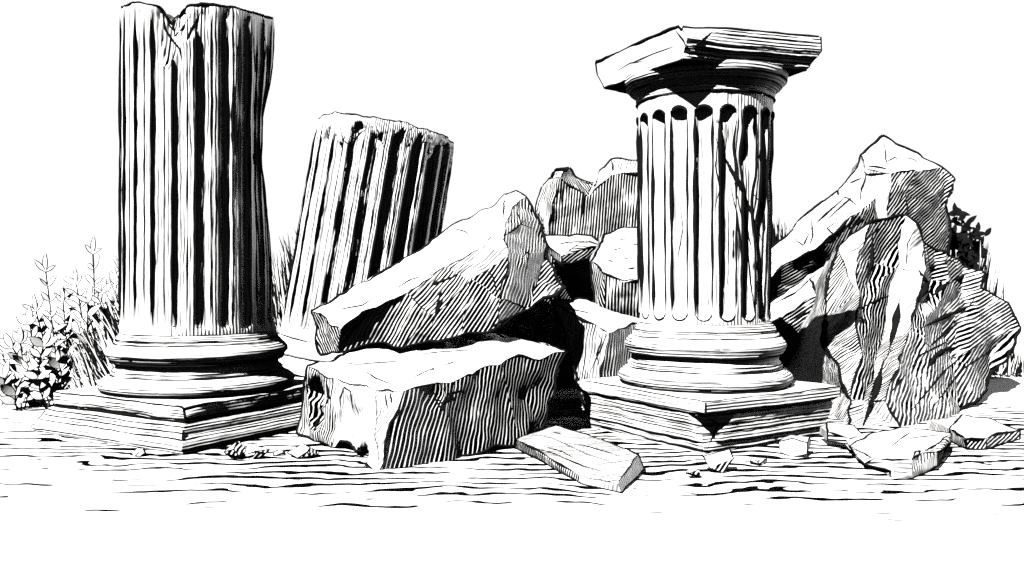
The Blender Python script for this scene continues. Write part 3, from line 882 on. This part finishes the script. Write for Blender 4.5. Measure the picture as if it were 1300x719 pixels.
rock('broken_stone', dict(
    a=(1080, 567, 7.45), b=(1104, 552, 7.8), c=(1144, 542, 8.0), d=(1208, 551, 7.7), e=(1171, 575, 6.9), f=(1158, 584, 6.7), g=(1110, 581, 6.95), h=(1086, 577, 7.4), i=(1097, 588, 7.05),
    j=(1131, 598, 6.78), k=(1158, 600, 6.68), l=(1131, 605, 6.75), m=(1158, 608, 6.7), n=(1190, 592, 7.0), o=(1190, 574, 7.02), p=(1208, 562, 7.62)),
    [('a g c b', 20, .15), ('g f e d c', 20, .2), ('a h i g', -15, .8), ('g i j k f', -12, .8), ('f k o e', 50, 1.3), ('e o p d', 30, 1.3), ('j l m k', 0, .2), ('k m n o', 60, .2)],
    'a b c d p n m l j i h', 'broken stone with a flat white top, frontmost before the boulder pile', 'stone', 21.0, T=.0, shrink=.6, mat=M_FINE, disp=(.02, .012, .005),
    cracks=[[(1128, 570), (1140, 560), (1160, 546)], [(1135, 564), (1160, 556), (1200, 552)], [(1158, 584), (1162, 574), (1168, 573), (1164, 584), 1.4]], edge_px=1.2, size=.045, group='loose stones before the boulders')

rock('broken_stone', dict(
    a=(1205, 545, 8.2), b=(1222, 527, 8.8), c=(1259, 533, 8.7), d=(1294, 546, 8.3), e=(1252, 556, 7.75), f=(1226, 557, 7.7), g=(1208, 561, 8.1), h=(1228, 571, 7.75), i=(1252, 570, 7.78), j=(1293, 558, 8.25)),
    [('a f c b', 20, .15), ('f e c', 20, .2), ('e d c', 10, .6), ('a g h f', 70, .6), ('f h i e', 60, .7), ('e i j d', 10, 1.3)],
    'a b c d j i h g', 'smooth pale stone at the right edge in front of the big boulder', 'stone', 22.0, T=.0, shrink=.7, mat=M_FINE, disp=(.02, .012, .005), edge_px=1.2, size=.045, group='loose stones before the boulders')

rock('broken_stone', dict(
    a=(1050, 537, 8.2), b=(1083, 540, 8.2), c=(1098, 555, 7.9), d=(1078, 556, 7.75), e=(1050, 549, 7.9), f=(1076, 563, 7.75), g=(1050, 561, 7.9), h=(1096, 561, 7.9)),
    [('a e d b', 0, .4), ('b d c', 0, .4), ('e g f d', 0, 1.1), ('d f h c', 20, 1.0)],
    'a b c h f g e', 'low flat stone tucked against the right corner of the capital column plinth', 'stone', 23.0, T=.0, shrink=.8, mat=M_FINE, disp=(.015, .01, .004), edge_px=1.1, size=.045, group='loose stones before the boulders')

# pebbles: rough lumps on the ground
def pebble(px, py, w, h, label, seed, depth=.8, group='small stones on the ground', name='small_stone'):
    rnd = random.Random(seed)
    Y = EYE * F / (py - HZ)
    hw, hh = w / 2 * Y / F, h * Y / F
    c = Vector(((px - 650) / F * Y, Y + hw * depth, 0))
    bm = bmesh.new()
    for i in range(14):
        v = Vector((rnd.gauss(0, 1), rnd.gauss(0, 1), rnd.gauss(0, 1))).normalized()
        bm.verts.new((c.x + v.x * hw, c.y + v.y * hw * depth, hh * .42 + v.z * hh * .58))
    bmesh.ops.convex_hull(bm, input=bm.verts[:])
    bmesh.ops.dissolve_limit(bm, angle_limit=R(9), verts=bm.verts[:], edges=bm.edges[:])
    bm.normal_update()
    mb = MB(seed * .7, (.0, .006, .003))
    for f in bm.faces:
        n = f.normal.copy()
        mb.facet([v.co.copy() for v in f.verts], stroke_dir(n, 55 if n.x > -.2 else 20), 1.1 if n.x + .5 * n.z * -1 > -.2 else .3, .05)
    for e in bm.edges:
        if len(e.link_faces) == 2 and e.link_faces[0].normal.dot(e.link_faces[1].normal) < .8:
            mb.edge(e.verts[0].co.copy(), e.verts[1].co.copy(), .7 * Y / F, step=.03)
    bm.free()
    o = mb.build(name, [M_FINE, INK], (c.x, c.y, 0))
    return tag(o, label, 'stone', group)

pebble(294, 585, 36, 22, 'angular small stone before the tall column plinth, left of its touching pair', 1)
pebble(323, 585, 34, 23, 'angular small stone before the tall column plinth, right of its touching pair', 2)
pebble(381, 584, 40, 17, 'low small stone between the tall column plinth and the big block', 3)
pebble(174, 581, 20, 11, 'tiny stone lying alone at the foot of the tall column plinth lower step', 4)
pebble(42, 518, 26, 11, 'dark little stone under the leafy shrubs at far left', 5)
pebble(1019, 582, 50, 26, 'rough lump lying by the right face of the capital column plinth', 6)
pebble(914, 602, 44, 36, 'broken chunk fallen from the front corner of the capital column plinth', 7, depth=.5)
pebble(882, 609, 20, 13, 'tiny cube-like stone left of the broken corner chunk', 8)
pebble(968, 592, 28, 9, 'flat sliver of stone between the broken chunk and the rough lump', 9)
pebble(352, 580, 18, 7, 'tiny flat chip between the stone pair and the low stone', 10)

# ------------------------------------------------------------ plants
def leaf(mb, base, d, up, length, width, border=.012, curl=.25):
    """one flat leaf: pale blade with a dark rim"""
    d = d.normalized()
    side = d.cross(up)
    if side.length < .05: side = Vector((1, 0, 0))
    side.normalize()
    nrm = side.cross(d).normalized()
    n = 7
    Lf, Rt, Li, Ri = [], [], [], []
    for i in range(n):
        t = i / (n - 1)
        w = width * math.sin(math.pi * min(1, t * .96 + .03)) ** .8 * (1 - .25 * t)
        mid = base + d * length * t - nrm * curl * length * t * t
        wi = max(0, w - border)
        Lf.append(mb.vert(mid - side * w + nrm * .0)); Rt.append(mb.vert(mid + side * w))
        Li.append(mb.vert(mid - side * wi + nrm * .003)); Ri.append(mb.vert(mid + side * wi + nrm * .003))
    for i in range(n - 1):
        mb.f.append((Li[i], Ri[i], Ri[i + 1], Li[i + 1])); mb.m.append(0)
        mb.f.append((Lf[i], Li[i], Li[i + 1], Lf[i + 1])); mb.m.append(1)
        mb.f.append((Ri[i], Rt[i], Rt[i + 1], Ri[i + 1])); mb.m.append(1)

def sprig(stems, leaves, base, tip, rnd, ln, wd, pairs, bend=0.1, start=.3):
    side = Vector((rnd.uniform(-1, 1), rnd.uniform(-.6, .6), 0)) * bend
    pts = []
    for i in range(12):
        t = i / 11
        pts.append(base.lerp(tip, t) + side * math.sin(math.pi * t))
    stems.tube(pts, .009, mat=0, taper=0, sides=5, jitter=.3)
    Lt = (tip - base).length
    for k in range(pairs):
        t = start + (1 - start) * k / max(1, pairs - 1)
        i = min(10, int(t * 11))
        p = pts[i].lerp(pts[i + 1], t * 11 - i) if i < 11 else pts[-1]
        ax = (pts[i + 1] - pts[i]).normalized()
        for sgn in (-1, 1):
            if rnd.random() < .12: continue
            lat = Vector((sgn * rnd.uniform(.6, 1), rnd.uniform(-.7, .4), rnd.uniform(-.1, .3)))
            d = (ax * rnd.uniform(.35, .9) + lat * rnd.uniform(.5, 1.0))
            s_ = rnd.uniform(.7, 1.15) * (1 - .25 * t)
            leaf(leaves, p, d, Vector((rnd.uniform(-.4, .4), -1, rnd.uniform(.1, .7))), ln * s_, wd * s_ * rnd.uniform(.8, 1.15), curl=rnd.uniform(-.2, .4))
    leaf(leaves, pts[-1], pts[-1] - pts[-2], Vector((0, -1, .3)), ln * .9, wd * .7)

def shrub(bx, Y, tips, label, seed, ln=.25, wd=.055, pairs=8, start=.2):
    rnd = random.Random(seed)
    b0 = Vector(((bx - 650) / F * Y, Y, 0))
    root = thing('leafy_shrub', b0, label, 'shrub', 'leafy shrubs left of the tall column')
    st, lv = MB(seed), MB(seed)
    for (px, py) in tips:
        tip = P(px, py, Y + rnd.uniform(-.25, .25))
        sprig(st, lv, b0 + Vector((rnd.uniform(-.08, .08), rnd.uniform(-.08, .08), 0)), tip, rnd, ln, wd, pairs, start=start)
    st.build('stem', [INK], b0, root)
    lv.build('foliage', [LEAF, INK], b0, root, smooth=False)

shrub(84, 10.2, [(58, 345), (46, 396), (80, 385), (72, 425)], 'leafy shrub with the upright sprig second tallest, standing mid-left of the group', 31, pairs=7, start=.35)
shrub(108, 10.6, [(118, 323), (97, 362), (130, 372), (126, 405)], 'tallest leafy shrub of the group with one high forked sprig', 32, pairs=8, start=.3)
shrub(60, 10.0, [(38, 412), (26, 436), (55, 440), (74, 458)], 'low leafy shrub with rounded leaves below the upright sprig', 33, ln=.24, wd=.075, pairs=6)
shrub(26, 10.0, [(16, 442), (4, 456), (36, 470), (6, 480)], 'low sprawling leafy shrub at the left picture edge', 34, ln=.24, wd=.075, pairs=5)
shrub(120, 10.0, [(100, 425), (112, 384), (138, 392), (148, 362), (128, 420)], 'bushy leafy shrub nearest the tall column plinth', 35, ln=.25, wd=.068, pairs=7)
shrub(6, 10.4, [(-6, 468), (14, 492)], 'smallest leafy shrub, cut by the left picture edge', 36, ln=.22, wd=.07, pairs=4)

def blade(mb, p, tip, w, bend, rnd, mat=0):
    n = 7
    d = tip - p
    side = Vector((1, 0, 0)) * w
    view = Vector((0, 1, 0)) * w * .5
    prev = None
    for i in range(n):
        t = i / (n - 1)
        c = p.lerp(tip, t) + bend * (math.sin(math.pi * t * .5) - t) 
        ww = (1 - t ** 1.6) * .9 + .08
        q = [mb.vert(c - side * ww), mb.vert(c + view * ww), mb.vert(c + side * ww)]
        if prev:
            mb.f.append((prev[0], prev[1], q[1], q[0])); mb.m.append(mat)
            mb.f.append((prev[1], prev[2], q[2], q[1])); mb.m.append(mat)
            mb.f.append((prev[2], prev[0], q[0], q[2])); mb.m.append(mat)
        prev = q

def tuft(region, Y, n, label, seed, lean=(-30, -60), w=.016, pale=.35, group='grass tufts round the ruin', name='grass_tuft', blen=(60, 120)):
    """region: list of (px, top py, bottom py) columns the blades spread over"""
    rnd = random.Random(seed)
    mb = MB(seed)
    x0, x1 = region[0][0], region[-1][0]
    base = Vector((((x0 + x1) / 2 - 650) / F * Y, Y, 0))
    tops = [(r[0], r[1]) for r in region]; bots = [(r[0], r[2]) for r in region]
    for i in range(n):
        px = rnd.uniform(x0, x1)
        yt, yb = interp(px, tops), interp(px, bots)
        py = yb + rnd.uniform(-.0, 1) ** 1.3 * (yt - yb)          # height its tip reaches
        lx = rnd.uniform(*lean)
        l = rnd.uniform(*blen)
        tip = P(px, py, Y + rnd.uniform(-.35, .35))
        root = P(px - lx * min(1.0, l / 90), min(py + l, 345 + EYE * F / Y), tip.y + rnd.uniform(-.1, .1))
        if root.z < 0: root.z = 0
        blade(mb, root, tip, w * rnd.uniform(.6, 1.25), Vector((rnd.uniform(.0, .12), 0, rnd.uniform(.0, .12))), rnd, 1 if rnd.random() < pale else 0)
    o = mb.build(name, [BLADE, LEAF], base, smooth=False)
    return tag(o, label, 'grass', group)

tuft([(84, 440, 500), (110, 385, 495), (135, 345, 480), (152, 300, 470), (166, 310, 455)], 9.95, 520, 'tall dense grass rising behind the shrubs against the tall column left side', 41, lean=(-62, -18), w=.015, pale=.5, blen=(45, 100))
tuft([(336, 330, 470), (352, 300, 470), (372, 285, 470), (395, 320, 470)], 15.6, 520, 'tall dense grass filling the gap between the tall column and the leaning drum', 42, lean=(-45, -5), w=.022, blen=(50, 110))
tuft([(966, 262, 330), (985, 268, 320), (1006, 290, 310)], 14.0, 120, 'sparse grass standing behind the sloping boulder beside the capital column', 43, lean=(-12, 10), w=.022, blen=(30, 60), pale=.15)
tuft([(1236, 310, 400), (1255, 300, 400), (1275, 350, 420), (1292, 385, 450)], 13.6, 150, 'grass growing along the upper right shoulder of the big boulder', 44, lean=(0, 22), blen=(40, 80), pale=.2)
tuft([(1262, 440, 500), (1285, 430, 500), (1299, 440, 500)], 13.4, 110, 'short grass at the right picture edge behind the big boulder foot', 45, lean=(-6, 16), blen=(30, 60), pale=.3)

# dark broad-leaved bush behind the pile
rnd = random.Random(51)
b0 = Vector(((1205 - 650) / F * 14.5, 14.5, 0))
root = thing('dark_bush', b0, 'dark broad-leaved bush poking out right behind the boulder head', 'bush')
st, lv = MB(51), MB(52)
for i in range(26):
    px, py = rnd.uniform(1198, 1244), rnd.uniform(262, 350)
    if py < 300 and px > 1222: py += 30
    tip = P(px, py, 14.5 + rnd.uniform(-.2, .2))
    st.tube([b0.lerp(tip, q / 9) + Vector((.05 * math.sin(q), 0, 0)) for q in range(10)], .012, mat=0)
    for k in range(5):
        d = Vector((rnd.uniform(-.6, 1), rnd.uniform(-.6, .3), rnd.uniform(-.3, 1)))
        p = tip + Vector((rnd.uniform(-.1, .1), rnd.uniform(-.1, .1), rnd.uniform(-.25, .05)))
        leaf(lv, p, d, Vector((rnd.uniform(-.3, .3), -1, .3)), rnd.uniform(.14, .24), .05, border=.02)
for (px, py, dx, dz) in ((1212, 272, .1, 1), (1216, 280, .9, .6), (1222, 292, 1, .25), (1250, 300, .8, .9), (1240, 296, .3, 1)):
    leaf(lv, P(px, py, 14.4), Vector((dx, 0, dz)), Vector((0, -1, .2)), .2, .05, border=.05)
st.build('stem', [BLADE], b0, root)
lv.build('foliage', [BLADE, BLADE], b0, root, smooth=False)

# ------------------------------------------------------------ camera
cam = bpy.data.cameras.new('camera')
cam.sensor_width = 36
cam.lens = 36 * F / 1300
cam.shift_y = -(359.5 - HZ) / 1300
cam.clip_end = 3000
co = bpy.data.objects.new('camera', cam)
COL.objects.link(co)
co.location = (0, 0, EYE)
co.rotation_euler = (R(90), 0, 0)
scene.camera = co

# ------------------------------------------------------------ light
sun = bpy.data.lights.new('sun', 'SUN')
sun.energy = 5
sun.angle = R(.5)
sun.color = (1, .99, .975)
so = bpy.data.objects.new('sun', sun)
COL.objects.link(so)
so.rotation_euler = L.to_track_quat('Z', 'Y').to_euler()

FILL_GLOW = 3.4
world = bpy.data.worlds.new('World')
scene.world = world
world.use_nodes = True
world.cycles.sampling_method = 'MANUAL'
world.cycles.sample_map_resolution = 2048
nt = world.node_tree
nt.nodes.clear()
t = NT(nt)
sky = t.new('ShaderNodeTexSky', sky_type='NISHITA')
sky.sun_disc = False
sky.sun_elevation = SUN_EL
sky.sun_rotation = math.atan2(L.x, L.y)
sky.air_density = .01; sky.dust_density = 0; sky.ozone_density = 0
hs = t.new('ShaderNodeHueSaturation'); hs.inputs['Saturation'].default_value = .15
t.link(sky.outputs[0], hs.inputs['Color'])
bg1 = t.new('ShaderNodeBackground'); bg1.inputs['Strength'].default_value = .05
t.link(hs.outputs[0], bg1.inputs['Color'])
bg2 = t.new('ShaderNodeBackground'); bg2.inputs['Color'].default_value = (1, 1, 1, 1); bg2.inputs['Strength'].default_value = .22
tc = t.new('ShaderNodeTexCoord')
d = t.sep(tc.outputs['Generated'])
f1 = t.maprange(d[1], .30, .55, 0, 1, True)           # a bright bank of cloud fills the sky ahead
f2 = t.maprange(d[2], .37, .50, 1, 0, True)
fac = t.math('MULTIPLY', f1, f2)
gdir = Vector((.86, .48, .17)).normalized()             # added glow low on the right, fills the shaded right-hand faces
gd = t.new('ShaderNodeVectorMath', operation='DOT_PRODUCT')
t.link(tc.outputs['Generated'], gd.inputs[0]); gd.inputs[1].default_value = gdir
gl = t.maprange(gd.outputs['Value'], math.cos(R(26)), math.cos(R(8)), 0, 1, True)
t.link(t.math('ADD', t.math('MULTIPLY', gl, FILL_GLOW), .18), bg2.inputs['Strength'])
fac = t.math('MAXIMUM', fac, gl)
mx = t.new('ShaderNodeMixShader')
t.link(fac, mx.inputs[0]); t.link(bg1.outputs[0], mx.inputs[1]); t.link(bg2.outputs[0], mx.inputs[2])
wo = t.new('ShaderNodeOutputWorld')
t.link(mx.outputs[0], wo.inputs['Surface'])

# ------------------------------------------------------------ render settings
scene.view_settings.view_transform = 'Standard'
scene.view_settings.look = 'None'
scene.view_settings.gamma = 1
scene.view_settings.exposure = 2.6
scene.cycles.max_bounces = 4
scene.cycles.diffuse_bounces = 0
scene.cycles.use_denoising = False
